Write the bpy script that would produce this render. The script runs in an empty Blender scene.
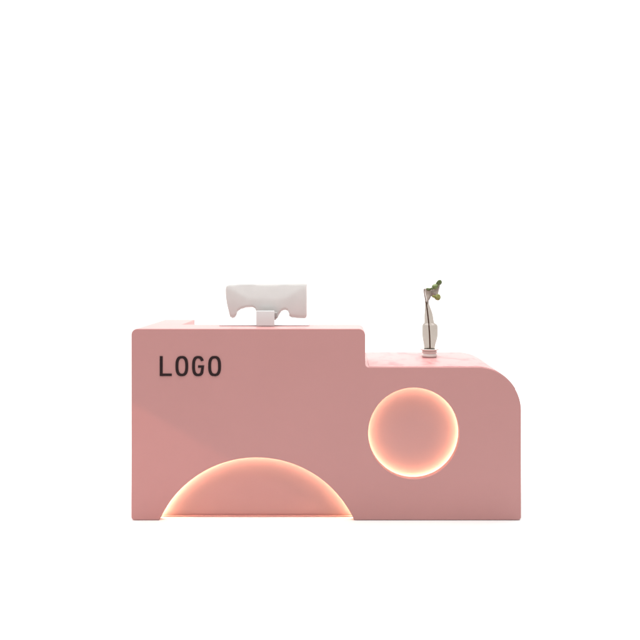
import bpy, bmesh, math, random
from mathutils import Vector, Matrix
from mathutils.geometry import tessellate_polygon
random.seed(7)
S = bpy.context.scene
COL = S.collection
PXM, VX, VY, FLOOR_PY, CAM_D = 180.0, 345.0, 264.0, 520.5, 3.6
CAM_H = (FLOOR_PY - VY) / PXM

def X(px, d=0.0): return (px - VX) / PXM * (CAM_D + d) / CAM_D
def Z(py, d=0.0): return CAM_H - (py - VY) / PXM * (CAM_D + d) / CAM_D
def K(n, d=0.0): return n / PXM * (CAM_D + d) / CAM_D

# ---------------------------------------------------------------- materials
def mat(name, rgb, rough=0.5, metal=0.0, coat=0.0, var=0.0, vscale=6.0, bump=0.0, bscale=300.0, spec=0.5):
    m = bpy.data.materials.new(name); m.use_nodes = True
    nt = m.node_tree; p = nt.nodes['Principled BSDF']
    p.inputs['Base Color'].default_value = (*rgb, 1)
    p.inputs['Roughness'].default_value = rough
    p.inputs['Metallic'].default_value = metal
    p.inputs['Coat Weight'].default_value = coat
    p.inputs['Coat Roughness'].default_value = 0.12
    p.inputs['Specular IOR Level'].default_value = spec
    tc = nt.nodes.new('ShaderNodeTexCoord')
    if var:
        n = nt.nodes.new('ShaderNodeTexNoise'); n.inputs['Scale'].default_value = vscale; n.inputs['Detail'].default_value = 5
        nt.links.new(tc.outputs['Object'], n.inputs['Vector'])
        r = nt.nodes.new('ShaderNodeValToRGB')
        r.color_ramp.elements[0].position = .3; r.color_ramp.elements[1].position = .7
        r.color_ramp.elements[0].color = (*[c * (1 - var) for c in rgb], 1)
        r.color_ramp.elements[1].color = (*[min(1, c * (1 + var)) for c in rgb], 1)
        nt.links.new(n.outputs['Fac'], r.inputs['Fac']); nt.links.new(r.outputs['Color'], p.inputs['Base Color'])
    if bump:
        n2 = nt.nodes.new('ShaderNodeTexNoise'); n2.inputs['Scale'].default_value = bscale; n2.inputs['Detail'].default_value = 2
        nt.links.new(tc.outputs['Object'], n2.inputs['Vector'])
        b = nt.nodes.new('ShaderNodeBump'); b.inputs['Strength'].default_value = bump; b.inputs['Distance'].default_value = .001
        nt.links.new(n2.outputs['Fac'], b.inputs['Height']); nt.links.new(b.outputs['Normal'], p.inputs['Normal'])
    return m

PINK = (.462, .230, .221)
M_pink = mat('pink_lacquer', PINK, .38, coat=.03, var=.012, vscale=3, bump=.05, bscale=160, spec=.28)
M_recess = mat('pink_recess_lacquer', PINK, .5, var=.012, vscale=3)
M_white = mat('seamless_white', (.9, .9, .89), .8)
M_floor = mat('floor_white', (.84, .84, .835), .8)
M_grey = mat('monitor_silver', (.60, .585, .57), .42, var=.03, vscale=12)
M_neck = mat('stand_white', (.67, .675, .67), .35)
M_foot = mat('stand_foot_grey', (.66, .65, .65), .4)
M_hinge = mat('hinge_grey', (.33, .31, .30), .45)
M_screen = mat('screen_glass', (.015, .015, .018), .12)
M_letter = mat('letter_black', (.018, .007, .008), .55, spec=.2)
M_ceramic = mat('vase_ceramic', (.70, .67, .63), .25, var=.03, vscale=40)
M_stem = mat('stem_brown', (.19, .12, .09), .7, var=.35, vscale=70)
M_twig = mat('twig_grey', (.20, .16, .14), .7, var=.25, vscale=90)
M_bract = mat('bract_beige', (.46, .39, .34), .7, var=.12, vscale=60)
M_leaf_d = mat('leaf_dark', (.075, .10, .03), .5, var=.4, vscale=120)
M_leaf = mat('leaf_green', (.12, .155, .045), .5, var=.4, vscale=110)
M_leaf_y = mat('leaf_yellow_green', (.20, .21, .055), .5, var=.4, vscale=110)

# lower counter top: the same pink, polished, with reflection streaks painted in as darker blotches
M_top = mat('pink_painted_reflections', PINK, .36, spec=.32)
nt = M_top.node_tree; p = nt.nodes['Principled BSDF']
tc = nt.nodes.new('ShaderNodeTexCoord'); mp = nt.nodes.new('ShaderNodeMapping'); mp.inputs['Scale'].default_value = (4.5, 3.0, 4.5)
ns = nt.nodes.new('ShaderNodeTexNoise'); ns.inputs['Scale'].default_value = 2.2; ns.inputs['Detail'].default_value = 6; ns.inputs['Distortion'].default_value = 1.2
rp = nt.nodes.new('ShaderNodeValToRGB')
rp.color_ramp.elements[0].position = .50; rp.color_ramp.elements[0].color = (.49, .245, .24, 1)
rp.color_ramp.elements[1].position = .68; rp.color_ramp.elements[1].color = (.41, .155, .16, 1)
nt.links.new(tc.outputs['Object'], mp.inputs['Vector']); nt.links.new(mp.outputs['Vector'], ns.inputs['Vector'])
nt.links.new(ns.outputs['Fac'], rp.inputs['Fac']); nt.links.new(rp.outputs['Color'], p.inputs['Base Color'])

def glass_mat():
    m = bpy.data.materials.new('smoked_glass'); m.use_nodes = True
    nt = m.node_tree; nt.nodes.remove(nt.nodes['Principled BSDF'])
    out = nt.nodes['Material Output']
    t = nt.nodes.new('ShaderNodeBsdfTransparent'); t.inputs['Color'].default_value = (.585, .55, .52, 1)
    g = nt.nodes.new('ShaderNodeBsdfGlossy'); g.inputs['Roughness'].default_value = .08; g.inputs['Color'].default_value = (.8, .8, .8, 1)
    f = nt.nodes.new('ShaderNodeLayerWeight'); f.inputs['Blend'].default_value = .25
    k = nt.nodes.new('ShaderNodeMath'); k.operation = 'MULTIPLY'; k.inputs[1].default_value = .22
    nt.links.new(f.outputs['Facing'], k.inputs[0])
    mx = nt.nodes.new('ShaderNodeMixShader')
    nt.links.new(k.outputs['Value'], mx.inputs['Fac']); nt.links.new(t.outputs['BSDF'], mx.inputs[1]); nt.links.new(g.outputs['BSDF'], mx.inputs[2])
    nt.links.new(mx.outputs['Shader'], out.inputs['Surface'])
    return m
M_glass = glass_mat()

LED_STRENGTH = 38.0
M_led = bpy.data.materials.new('led_warm'); M_led.use_nodes = True
p = M_led.node_tree.nodes['Principled BSDF']
p.inputs['Base Color'].default_value = (.8, .8, .75, 1)
p.inputs['Emission Color'].default_value = (1.0, .90, .56, 1)
p.inputs['Emission Strength'].default_value = LED_STRENGTH

M_led_arch = M_led.copy(); M_led_arch.name = 'led_warm_arch'
M_led_arch.node_tree.nodes['Principled BSDF'].inputs['Emission Strength'].default_value = LED_STRENGTH * 1.25

# ---------------------------------------------------------------- helpers
def link_mesh(name, bm, m, parent=None):
    bmesh.ops.recalc_face_normals(bm, faces=bm.faces)
    me = bpy.data.meshes.new(name); bm.to_mesh(me); bm.free()
    me.materials.append(m)
    o = bpy.data.objects.new(name, me); COL.objects.link(o)
    if parent: o.parent = parent; o.matrix_parent_inverse = Matrix.Translation(-Vector(parent.location))
    return o

def thing(name, label, cat, loc=(0, 0, 0)):
    o = bpy.data.objects.new(name, None); COL.objects.link(o)
    o.location = loc; o['label'] = label; o['category'] = cat
    o.empty_display_size = .1
    return o

def clean(loop):
    out = []
    for q in loop:
        if not out or (Vector(q) - Vector(out[-1])).length > 1e-5: out.append(tuple(q))
    if (Vector(out[0]) - Vector(out[-1])).length < 1e-5: out.pop()
    return out

def area(loop):
    return .5 * sum(loop[i][0] * loop[(i + 1) % len(loop)][1] - loop[(i + 1) % len(loop)][0] * loop[i][1] for i in range(len(loop)))

def inset(loop, b):
    """move a CCW loop inward by b (a CW loop, a hole, moves outward into the solid)"""
    n = len(loop); r = []
    for i in range(n):
        a, c, d = Vector(loop[i - 1]), Vector(loop[i]), Vector(loop[(i + 1) % n])
        e1 = (c - a).normalized(); e2 = (d - c).normalized()
        n1 = Vector((-e1.y, e1.x)); n2 = Vector((-e2.y, e2.x))
        m = n1 + n2
        m = m / max(.3, m.length_squared / 2) if m.length > 1e-6 else n1
        r.append((c.x + m.x * b, c.y + m.y * b))
    return r

def prism(bm, outer, holes, y0, y1, bf=0.0, bb=0.0, cap0=True, cap1=True, seg=3):
    """solid between y0 (front) and y1 with outline in x,z; bf / bb round the front / back edges"""
    loops = [clean(outer)] + [clean(h) for h in holes]
    if area(loops[0]) < 0: loops[0].reverse()
    for h in loops[1:]:
        if area(h) > 0: h.reverse()
    rings = []
    if bf:
        for k in range(seg + 1):
            a = k / seg * math.pi / 2
            rings.append((y0 + bf * (1 - math.sin(a)), bf * (1 - math.cos(a))))
        rings.reverse(); rings = [(y0 + bf * (1 - math.sin(k / seg * math.pi / 2)), 0) for k in ()] or rings
        rings = [(y0 + bf * (1 - math.cos(k / seg * math.pi / 2)), bf * (1 - math.sin(k / seg * math.pi / 2))) for k in range(seg + 1)]
    else: rings = [(y0, 0)]
    if bb: rings += [(y1 - bb + bb * math.sin(k / seg * math.pi / 2), bb * (1 - math.cos(k / seg * math.pi / 2))) for k in range(seg + 1)]
    else: rings.append((y1, 0))
    vl = []
    for y, b in rings:
        vl.append([[bm.verts.new((q[0], y, q[1])) for q in (inset(L, b) if b else L)] for L in loops])
    for r in range(len(rings) - 1):
        for li, L in enumerate(loops):
            n = len(L)
            for i in range(n):
                f = bm.faces.new((vl[r][li][i], vl[r][li][(i + 1) % n], vl[r + 1][li][(i + 1) % n], vl[r + 1][li][i]))
                f.smooth = True
    for cap, row in ((cap0, vl[0]), (cap1, vl[-1])):
        if not cap: continue
        flat = [v for L in row for v in L]
        tris = tessellate_polygon([[Vector((v.co.x, v.co.z, 0)) for v in L] for L in row])
        for t in tris:
            try: bm.faces.new([flat[i] for i in t])
            except ValueError: pass

def smooth_by_angle(o, deg=35):
    me = o.data
    bm = bmesh.new(); bm.from_mesh(me)
    for e in bm.edges:
        if len(e.link_faces) == 2 and e.calc_face_angle(0) > math.radians(deg): e.smooth = False
    bm.to_mesh(me); bm.free()

def arc(cx, cz, r, a0, a1, n):
    return [(cx + r * math.cos(math.radians(a0 + (a1 - a0) * i / n)), cz + r * math.sin(math.radians(a0 + (a1 - a0) * i / n))) for i in range(n + 1)]

def box(bm, x0, x1, y0, y1, z0, z1, bev=0.0):
    b2 = bmesh.new(); bmesh.ops.create_cube(b2, size=1)
    for v in b2.verts: v.co = Vector(((x0 + x1) / 2 + v.co.x * (x1 - x0), (y0 + y1) / 2 + v.co.y * (y1 - y0), (z0 + z1) / 2 + v.co.z * (z1 - z0)))
    if bev: bmesh.ops.bevel(b2, geom=b2.edges[:], offset=bev, segments=3, affect='EDGES', profile=.5)
    me = bpy.data.meshes.new('tmp'); b2.to_mesh(me); b2.free(); bm.from_mesh(me); bpy.data.meshes.remove(me)

def lathe(bm, prof, y, n=40, close=False):
    """prof: (cx, z, r) rows"""
    rows = []
    for cx, z, r in prof:
        rows.append([bm.verts.new((cx + r * math.cos(2 * math.pi * i / n), y + r * math.sin(2 * math.pi * i / n), z)) for i in range(n)])
    for a, b in zip(rows, rows[1:]):
        for i in range(n):
            f = bm.faces.new((a[i], a[(i + 1) % n], b[(i + 1) % n], b[i])); f.smooth = True
    if close: bm.faces.new(rows[0]); bm.faces.new(rows[-1][::-1])

def tube(bm, pts, radii, n=10):
    rows = []
    for i, q in enumerate(pts):
        q = Vector(q); t = (Vector(pts[min(i + 1, len(pts) - 1)]) - Vector(pts[max(i - 1, 0)])).normalized()
        u = t.cross(Vector((0, 1, 0))).normalized(); w = t.cross(u).normalized()
        rows.append([bm.verts.new(q + (u * math.cos(2 * math.pi * k / n) + w * math.sin(2 * math.pi * k / n)) * radii[i]) for k in range(n)])
    for a, b in zip(rows, rows[1:]):
        for k in range(n):
            f = bm.faces.new((a[k], a[(k + 1) % n], b[(k + 1) % n], b[k])); f.smooth = True
    bm.faces.new(rows[0]); bm.faces.new(rows[-1][::-1])

def spline(pts, n=6):
    P = [Vector(q) for q in pts]; P = [P[0] * 2 - P[1]] + P + [P[-1] * 2 - P[-2]]; out = []
    for i in range(1, len(P) - 2):
        for k in range(n):
            t = k / n
            out.append(.5 * ((2 * P[i]) + (P[i + 1] - P[i - 1]) * t + (2 * P[i - 1] - 5 * P[i] + 4 * P[i + 1] - P[i + 2]) * t * t + (3 * P[i] - P[i - 1] - 3 * P[i + 1] + P[i + 2]) * t ** 3))
    out.append(P[-2]); return out

# ---------------------------------------------------------------- setting: white seamless paper
bm = bmesh.new()
q = [bm.verts.new(v) for v in ((-14, -14, 0), (14, -14, 0), (14, 3, 0), (-14, 3, 0))]; bm.faces.new(q)
o = link_mesh('floor', bm, M_floor); o['kind'] = 'structure'
bm = bmesh.new()
prof = [(3, 0)] + [(3 + 1.5 * math.sin(math.radians(a)), 1.5 - 1.5 * math.cos(math.radians(a))) for a in range(6, 91, 6)] + [(4.5, 9)]
L = [bm.verts.new((-14, y, z)) for y, z in prof]; R = [bm.verts.new((14, y, z)) for y, z in prof]
for i in range(len(prof) - 1):
    f = bm.faces.new((L[i], R[i], R[i + 1], L[i + 1])); f.smooth = True
o = link_mesh('backdrop', bm, M_white); o['kind'] = 'structure'

# ---------------------------------------------------------------- reception desk
desk = thing('reception_desk', 'pink stepped reception desk with rounded lower end and two glowing round recesses', 'reception desk', (0, .3, 0))
xl, xr, xs = X(131.3), X(521.2), X(365.2)
zt, zc = Z(328.8), Z(367.2)
G0 = .0025                                    # stands on thin gliders just above the floor
r_tl, r_s, r_f, r_arc, r_b = K(6), K(6.5), K(3.5), K(44), K(3)
SEGX, SEGR = X(256.6), K(107.2)
SEGZ = Z(457.6) - SEGR
CX, CZ, CR = X(413.8), Z(433.4), K(45.6)

def notch(R, z0):
    """bottom edge points going right to left over a circular segment of radius R"""
    a = math.degrees(math.asin((z0 - SEGZ) / R))
    return arc(SEGX, SEGZ, R, a, 180 - a, 72)

def silhouette(notch_r=None):
    P = []
    P += arc(xl + r_b, G0 + r_b, r_b, 270, 180, 8)                # bottom left
    P += arc(xl + r_tl, zt - r_tl, r_tl, 180, 90, 10)             # top left
    P += arc(xs - r_s, zt - r_s, r_s, 90, 0, 10)                  # step
    P += arc(xs + r_f, zc + r_f, r_f, 180, 270, 8)                # inner fillet
    P += arc(xr - r_arc, zc - r_arc, r_arc, 90, 0, 36)            # big round end
    P += arc(xr - r_b, G0 + r_b, r_b, 0, -90, 8)                  # bottom right
    if notch_r: P += notch(notch_r, G0)
    return P
def circle(R): return arc(CX, CZ, R, 0, 360, 96)[:-1]

T1, T2, LEDGE, DEPTH = .038, .068, .25, .60
GAP = .045
bm = bmesh.new()
prism(bm, silhouette(SEGR), [circle(CR)], 0, T1, bf=.0035)
fp = link_mesh('front_panel', bm, M_pink, desk); smooth_by_angle(fp)

bm = bmesh.new()
prism(bm, silhouette(SEGR + GAP), [circle(CR + GAP)], T1, T2, cap0=False, cap1=False)     # hollow behind the front board
prism(bm, silhouette(), [], T2, LEDGE)
# left return, rear of the lower cabinet and the staff-side worktop
arm_w = X(194, .6) - X(160.8, .6)
prism(bm, [(xl, G0), (xl + arm_w, G0)] + arc(xl + arm_w - .006, zt - .006, .006, 0, 90, 5) + arc(xl + r_tl, zt - r_tl, r_tl, 90, 180, 10), [], LEDGE, DEPTH, bb=.008, cap0=False)
low = [(xs + .012, G0)] + [(xs + .012, zc)] + arc(xr - r_arc, zc - r_arc, r_arc, 90, 0, 36) + arc(xr - r_b, G0 + r_b, r_b, 0, -90, 8)
prism(bm, low, [], LEDGE, DEPTH, bb=.008, cap0=False)
body = link_mesh('cabinet', bm, M_pink, desk); smooth_by_angle(body)
bm = bmesh.new(); box(bm, xl + arm_w - .01, xs + .02, LEDGE - .01, DEPTH - .01, .70, .735, .003)
link_mesh('worktop', bm, M_white, desk)

# polished counter sheet on the lower end, following the rounded corner
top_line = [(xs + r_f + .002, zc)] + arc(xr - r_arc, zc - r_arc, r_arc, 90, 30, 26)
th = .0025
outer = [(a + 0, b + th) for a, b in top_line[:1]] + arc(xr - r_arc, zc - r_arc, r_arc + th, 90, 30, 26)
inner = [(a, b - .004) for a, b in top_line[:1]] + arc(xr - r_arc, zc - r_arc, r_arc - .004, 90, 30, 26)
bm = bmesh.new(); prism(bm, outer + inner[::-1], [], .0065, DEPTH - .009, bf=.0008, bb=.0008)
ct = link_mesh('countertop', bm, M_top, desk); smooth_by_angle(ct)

# back panels of the two recesses, standing just in front of the solid cabinet
bm = bmesh.new(); prism(bm, circle(CR + GAP - .002), [], T2 - .003, T2 - .0006)
link_mesh('recess_panel', bm, M_recess, desk)['label'] = 'round pink panel at the back of the glowing circle'
bm = bmesh.new(); prism(bm, notch(SEGR + GAP - .002, G0 + .001), [], T2 - .003, T2 - .0006)
link_mesh('recess_panel', bm, M_recess, desk)['label'] = 'pink panel at the back of the low glowing arch'

# low sill closing the foot of the arch
bm = bmesh.new(); box(bm, X(155.5), X(358), T1 + .009, T2 - .004, .0008, .0055, .0012)
link_mesh('sill', bm, M_pink, desk)

# LED strips hidden behind the front board
def led_ring(R, cx, cz, a0, a1, n, y0, y1, w=.006):
    bm = bmesh.new(); rows = []
    for i in range(n + 1):
        a = math.radians(a0 + (a1 - a0) * i / n)
        c = Vector((math.cos(a), 0, math.sin(a))); o_ = Vector((cx, 0, cz))
        rows.append([bm.verts.new(o_ + c * rr + Vector((0, yy, 0))) for rr, yy in ((R, y0), (R + w, y0), (R + w, y1), (R, y1))])
    for a, b in zip(rows, rows[1:]):
        for k in range(4): bm.faces.new((a[k], a[(k + 1) % 4], b[(k + 1) % 4], b[k]))
    if abs(a1 - a0) < 359: bm.faces.new(rows[0]); bm.faces.new(rows[-1][::-1])
    else: bmesh.ops.remove_doubles(bm, verts=bm.verts, dist=1e-6)
    return bm
link_mesh('led_strip', led_ring(CR + .017, CX, CZ, 0, 360, 120, T1 + .0015, T1 + .0075), M_led, desk)['label'] = 'warm light strip glowing around the circle'
Rl = SEGR + .011
al = math.degrees(math.asin((G0 + .004 - SEGZ) / Rl))
link_mesh('led_strip', led_ring(Rl, SEGX, SEGZ, al, 180 - al, 120, T1 + .0015, T1 + .0075), M_led_arch, desk)['label'] = 'warm light strip glowing along the low arch'

# lettering: L O G O, flat cut letters on the front
def super_ring(cx, cz, a, b, n=64, e=2.7, t0=0, t1=360):
    out = []
    for i in range(n + 1):
        t = math.radians(t0 + (t1 - t0) * i / n); c, s = math.cos(t), math.sin(t)
        out.append((cx + a * math.copysign(abs(c) ** (2 / e), c), cz + b * math.copysign(abs(s) ** (2 / e), s)))
    return out
def letter(bm_outer, holes=[]):
    bm = bmesh.new(); prism(bm, bm_outer, holes, -.004, .0002, bf=.0006, seg=2)
    o = link_mesh('letter', bm, M_letter, desk); smooth_by_angle(o); return o
t, b_, SW, SH = 356.2, 376.0, 2.8, 2.4
letter([(X(159.9), Z(t)), (X(159.9 + SW), Z(t)), (X(159.9 + SW), Z(b_ - SH)), (X(171.8), Z(b_ - SH)), (X(171.8), Z(b_)), (X(159.9), Z(b_))])
def letter_o(x0, x1):
    cx, cz = X((x0 + x1) / 2), Z((t + b_) / 2); a, b2 = K((x1 - x0) / 2), K((b_ - t) / 2 + .15)
    letter(super_ring(cx, cz, a, b2)[:-1], [super_ring(cx, cz, a - K(SW), b2 - K(SH), e=2.6)[:-1]])
letter_o(175.6, 188.2)
x0, x1 = 192.2, 204.2                                            # G
cx, cz = X((x0 + x1) / 2), Z((t + b_) / 2); a, b2 = K((x1 - x0) / 2), K((b_ - t) / 2 + .15)
out = super_ring(cx, cz, a, b2, 60, 2.7, 27, 322)
inn = super_ring(cx, cz, a - K(SW), b2 - K(SH), 60, 2.6, 33, 310)
g = out + [(X(x1), Z(365.4)), (X(198.2), Z(365.4)), (X(198.2), Z(367.7)), (X(x1 - SW), Z(367.7))] + inn[::-1]
letter(g)
letter_o(208.3, 221.0)

# ---------------------------------------------------------------- monitor, back to us, on the upper ledge
MD = .185
mon = thing('monitor', 'silver grey computer monitor seen from behind on a white stand on the desk ledge', 'monitor', (X(266.5, MD), MD, zt))
def mpx(u): return X(215 + u / 5.818, MD)
def mpz(v): return Z(275 + v / 5.818, MD)
def interp(tab, x):
    for (a, ya), (b, yb) in zip(tab, tab[1:]):
        if x <= b:
            s = (x - a) / (b - a); s = s * s * (3 - 2 * s) * .5 + s * .5
            return ya + (yb - ya) * s
    return tab[-1][1]
TOP = [(63, 84), (66, 66), (74, 54), (90, 46), (150, 44), (300, 45), (515, 41), (527, 43), (534, 52)]
BOT = [(63, 110), (66, 140), (72, 185), (80, 215), (86, 244), (100, 252), (114, 248), (123, 236), (127, 224), (131, 212), (146, 202), (152, 197), (165, 195), (180, 189), (190, 188), (222, 187), (236, 196), (242, 214), (247, 245),
       (300, 262), (352, 262), (364, 250), (375, 228), (388, 209), (408, 202), (424, 208), (430, 222), (433, 240), (446, 247), (480, 251), (520, 254), (530, 249), (534, 236)]
us = sorted(set([63, 64.5, 66, 70, 74, 80, 86, 528, 531, 534] + list(range(90, 530, 5)) + [123, 127, 131, 133, 146, 149, 152, 236, 239, 242, 244.5, 247, 352, 364, 424, 427, 430, 431.5, 433]))
NV = 18
bm = bmesh.new(); back, front = [], []
for u in us:
    zt_, zb_ = mpz(interp(TOP, u)), mpz(interp(BOT, u)); rb, rf = [], []
    for j in range(NV + 1):
        s = j / NV; z = zt_ + (zb_ - zt_) * s
        x = mpx(u)
        fu = (u - 298) / 236; hv = (z - mpz(150)) / (mpz(44) - mpz(150))
        q_ = min(1, max(0, (abs(fu) - .35) / .6)); hc = .08 + .6 * q_ * q_ * (3 - 2 * q_)   # crease falling in from both top corners
        t_ = (1 - hv) / (1 - hc); t_ = -.12 * math.log(math.exp(-t_ / .12) + math.exp(-1 / .12))
        low = max(0, hc - hv)
        edge = min((u - 63) / 9, (534 - u) / 10, s * 30, (1 - s) * 10, 1.0); edge = math.sqrt(max(0, 1 - (1 - max(0, edge)) ** 2))
        y = MD - .004 - edge * .008 - .011 * max(0, t_) * (1 - .9 * abs(fu) ** 3) + .010 * low
        rb.append(bm.verts.new((x, y, z))); rf.append(bm.verts.new((x, MD + .012, z)))
    back.append(rb); front.append(rf)
for i in range(len(us) - 1):
    for j in range(NV):
        for G in (back, front):
            f = bm.faces.new((G[i][j], G[i + 1][j], G[i + 1][j + 1], G[i][j + 1])); f.smooth = True
    for j in (0, NV): bm.faces.new((back[i][j], back[i + 1][j], front[i + 1][j], front[i][j])).smooth = True
for i in (0, -1):
    for j in range(NV): bm.faces.new((back[i][j], back[i][j + 1], front[i][j + 1], front[i][j])).smooth = True
sh = link_mesh('rear_shell', bm, M_grey, mon); smooth_by_angle(sh, 50)
bm = bmesh.new(); box(bm, mpx(72), mpx(526), MD + .0125, MD + .0165, mpz(178), mpz(54), .0015)
link_mesh('screen', bm, M_screen, mon)
bm = bmesh.new()
box(bm, mpx(248), mpx(352), MD - .062, MD - .046, zt + .004, mpz(204), .003)
link_mesh('stand_neck', bm, M_neck, mon)
bm = bmesh.new(); box(bm, mpx(28), mpx(548), MD - .02, MD + .06, zt + .0002, zt + .006, .0025)
link_mesh('stand_foot', bm, M_foot, mon)
bm = bmesh.new(); box(bm, mpx(258), mpx(368), MD - .046, MD - .010, mpz(247), mpz(214), .006)
link_mesh('hinge', bm, M_hinge, mon)

# ---------------------------------------------------------------- vase
VD = .385
zv = zc + th + .0003
vx = lambda px: X(px, VD)
vr = lambda n: K(n, VD)
vz0 = Z(357.9, VD)
def vz(py): return zv + (357.9 - py) / PXM * (CAM_D + VD) / CAM_D
vase = thing('bottle_vase', 'slim smoky glass bottle vase on a white ringed foot on the lower counter', 'vase', (vx(429.3), VD, zv))
bm = bmesh.new(); c = vx(429.4)
lathe(bm, [(c, vz(357.9), vr(6.6)), (c, vz(357.5), vr(7.3)), (c, vz(356.3), vr(7.7)), (c, vz(355.2), vr(7.5)), (c, vz(354.7), vr(6.9)), (c, vz(354.4), vr(6.8)),
           (c, vz(354.0), vr(7.0)), (c, vz(353.2), vr(7.5)), (c, vz(352.2), vr(7.5)), (c, vz(351.4), vr(7.0)), (c, vz(351.0), vr(6.0))], VD, close=True)
link_mesh('foot', bm, M_ceramic, vase)
bm = bmesh.new()
lathe(bm, [(c, vz(350.9), vr(5.8)), (c, vz(351.0), vr(8.4)), (c, vz(350.2), vr(9.8)), (c, vz(349.6), vr(10.0)), (c, vz(349.7), vr(9.0)), (c, vz(350.0), vr(5.8))], VD)
link_mesh('collar', bm, M_ceramic, vase)
bp = [(429.4, 350.4, 5.2), (429.5, 347, 5.5), (429.7, 343.5, 6.2), (429.9, 340, 7.1), (430, 336, 7.6), (430, 331, 7.7), (430, 328, 7.6), (429.9, 326, 7.2), (429.6, 324.8, 6.0), (429.3, 323.8, 4.9),
      (429.0, 321, 4.5), (428.7, 317, 4.2), (428.3, 313, 3.6), (427.7, 309, 2.7), (427.2, 306, 2.1), (426.9, 303.5, 1.9), (426.8, 302.5, 2.1)]
bm = bmesh.new()
cur = spline([Vector((a, b, r)) for a, b, r in bp], 4)
lathe(bm, [(vx(q.x), vz(q.y), vr(q.z)) for q in cur], VD, n=48)
link_mesh('bottle', bm, M_glass, vase)

# ---------------------------------------------------------------- sprig standing in the vase
sprig = thing('leafy_sprig', 'thin brown sprig with a bent tip and small round green leaves in the glass vase', 'plant', (vx(430), VD, vz(350)))
def P(px, py, dy=0.0): return Vector((vx(px), VD + dy, vz(py)))
bm = bmesh.new()
st = spline([P(430, 350), P(429.7, 338, .002), P(428.8, 325), P(427.6, 314), P(426.2, 304), P(424.9, 297), P(424.1, 291.6), P(424.5, 290.4), P(427, 290.2, -.004), P(431, 289.2, -.006), P(435, 287, 0), P(438.6, 284, .004)], 6)
n = len(st); tube(bm, st, [vr(.75) * (1 - .55 * i / n) for i in range(n)])
link_mesh('stem', bm, M_stem, sprig)
bm = bmesh.new()
st = spline([P(426.6, 307), P(427.8, 302.5, -.004), P(430.2, 298, -.008), P(431.8, 292, -.008), P(431.6, 288.6, -.006)], 5)
tube(bm, st, [vr(.42)] * len(st))
st = spline([P(430.6, 297, -.008), P(433.2, 297.6, -.004), P(436, 298, 0)], 4)
tube(bm, st, [vr(.3)] * len(st))
link_mesh('twig', bm, M_twig, sprig)

def petal(bm, pts, thick, cup):
    """leaf blade from a closed outline of points, cupped, with thickness"""
    c = sum(pts, Vector()) / len(pts); rows = []
    for s in (1.0, .8, .5, .2):
        rows.append([c + (q - c) * s + Vector((0, cup * (1 - s * s), 0)) for q in pts])
    off = Vector((0, thick, 0)); n = len(pts)
    A = [[bm.verts.new(q) for q in r] for r in rows]; B = [[bm.verts.new(q + off) for q in r] for r in rows]
    for G in (A, B):
        for a, b in zip(G, G[1:]):
            for i in range(n): bm.faces.new((a[i], a[(i + 1) % n], b[(i + 1) % n], b[i])).smooth = True
        bm.faces.new(G[-1]).smooth = True
    for i in range(n): bm.faces.new((A[0][i], A[0][(i + 1) % n], B[0][(i + 1) % n], B[0][i])).smooth = True

bm = bmesh.new()
ol = [(424.6, 291), (428, 290.6), (432, 289.2), (436, 287.2), (439.6, 285.6), (440.2, 287), (439, 291), (437.6, 295.4), (434.6, 296.6), (431.6, 297.2), (429.6, 299.6), (428.2, 302), (426.6, 302.4), (425.8, 298)]
petal(bm, [P(a, b, .006 + .02 * math.sin(a * .6)) for a, b in ol], .0012, .008)
link_mesh('bract', bm, M_bract, sprig)

def leaf(px, py, rx, ry, rot, tilt, m, dy):
    bm = bmesh.new(); pts = []
    R3 = Matrix.Rotation(math.radians(rot), 3, 'Y') @ Matrix.Rotation(math.radians(tilt), 3, 'X')
    for i in range(22):
        a = 2 * math.pi * i / 22
        w = 1 + .10 * math.cos(a) + .05 * math.sin(3 * a + px)
        pts.append(Vector((vr(rx * 1.1) * math.cos(a) * w, 0, vr(ry * 1.1) * math.sin(a) * w)))
    petal(bm, pts, .002, -.010)
    for v in bm.verts: v.co = P(px, py, dy) + R3 @ v.co
    link_mesh('leaf', bm, m, sprig)
leaf(428.0, 290.4, 2.3, 1.5, 10, 25, M_leaf_d, -.012)
leaf(434.6, 287.6, 3.1, 2.5, -30, -20, M_leaf, -.014)
leaf(438.6, 284.2, 3.1, 2.7, -40, 30, M_leaf_d, -.008)
leaf(437.0, 298.2, 2.9, 3.0, 20, 15, M_leaf_y, -.012)
leaf(433.2, 297.4, 1.5, 1.3, -5, -25, M_leaf_y, -.010)
leaf(431.6, 289.6, 1.4, 1.1, -20, 30, M_leaf_d, -.016)

# ---------------------------------------------------------------- light
w = bpy.data.worlds.new('World'); S.world = w; w.use_nodes = True
w.node_tree.nodes['Background'].inputs['Color'].default_value = (1, 1, .99, 1)
w.node_tree.nodes['Background'].inputs['Strength'].default_value = .5

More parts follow.
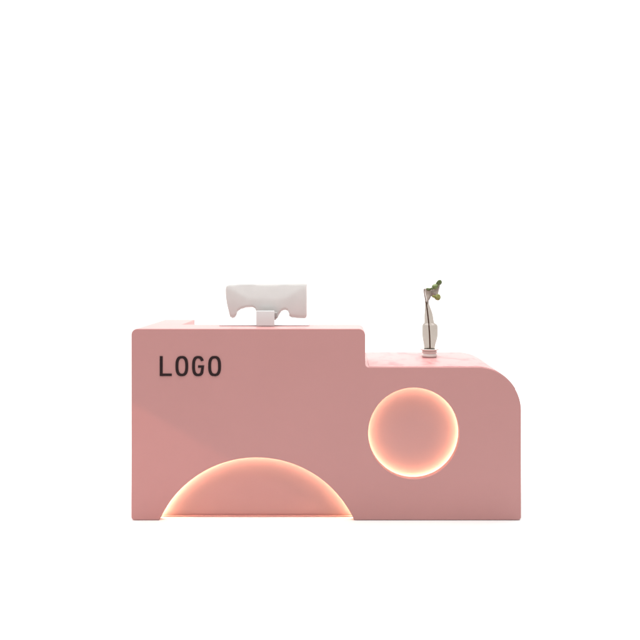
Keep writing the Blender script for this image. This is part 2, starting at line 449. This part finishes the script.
def area_lamp(name, loc, target, sx, sy, power, col=(1, 1, 1)):
    d = bpy.data.lights.new(name, 'AREA'); d.shape = 'RECTANGLE'; d.size = sx; d.size_y = sy; d.energy = power; d.color = col
    o = bpy.data.objects.new(name, d); COL.objects.link(o); o.location = loc
    o.rotation_euler = (Vector(target) - Vector(loc)).to_track_quat('-Z', 'Y').to_euler()
    return o
area_lamp('ceiling_softbox', (0, .2, 4.4), (0, .3, 0), 6, 5, 420, (1, .992, .985))

def spot_wedge(Lp, P1, P2, half, power, col, blend=.12, size=.02):
    """cone whose upper edge crosses the front along P1-P2"""
    Lp, P1, P2 = Vector(Lp), Vector(P1), Vector(P2)
    n = (P1 - Lp).cross(P2 - Lp).normalized()
    if n.z > 0: n = -n
    mid = ((P1 - Lp).normalized() + (P2 - Lp).normalized()).normalized()
    ax = (mid * math.cos(half) + n * math.sin(half)).normalized()
    d = bpy.data.lights.new('spot', 'SPOT'); d.energy = power; d.color = col; d.spot_size = half * 2; d.spot_blend = blend; d.shadow_soft_size = size
    o = bpy.data.objects.new('spot_lamp', d); COL.objects.link(o); o.location = Lp
    o.rotation_euler = ax.to_track_quat('-Z', 'Y').to_euler()
area_lamp('backdrop_fill', (0, 1.4, 6.2), (0, 4.5, 3.6), 22, .8, 340, (1, .99, .975))  # added fill out of view, lifts the backdrop to an even white
spot_wedge((-5.0, -2.2, 2.5), (X(132), 0, Z(401)), (X(228), 0, Z(457)), math.radians(44), 290, (1, .42, .32), .008)

# ---------------------------------------------------------------- camera
c = bpy.data.cameras.new('Camera'); cam = bpy.data.objects.new('Camera', c); COL.objects.link(cam)
cam.location = (0, -CAM_D, CAM_H); cam.rotation_euler = (math.radians(90), 0, 0)
c.sensor_width = 36; c.lens = PXM * CAM_D / 640 * 36
c.shift_x = -(VX - 320) / 640; c.shift_y = -(320 - VY) / 640
c.clip_end = 200
S.camera = cam
S.view_settings.view_transform = 'Standard'; S.view_settings.look = 'None'
S.view_settings.exposure = 0; S.view_settings.gamma = 1
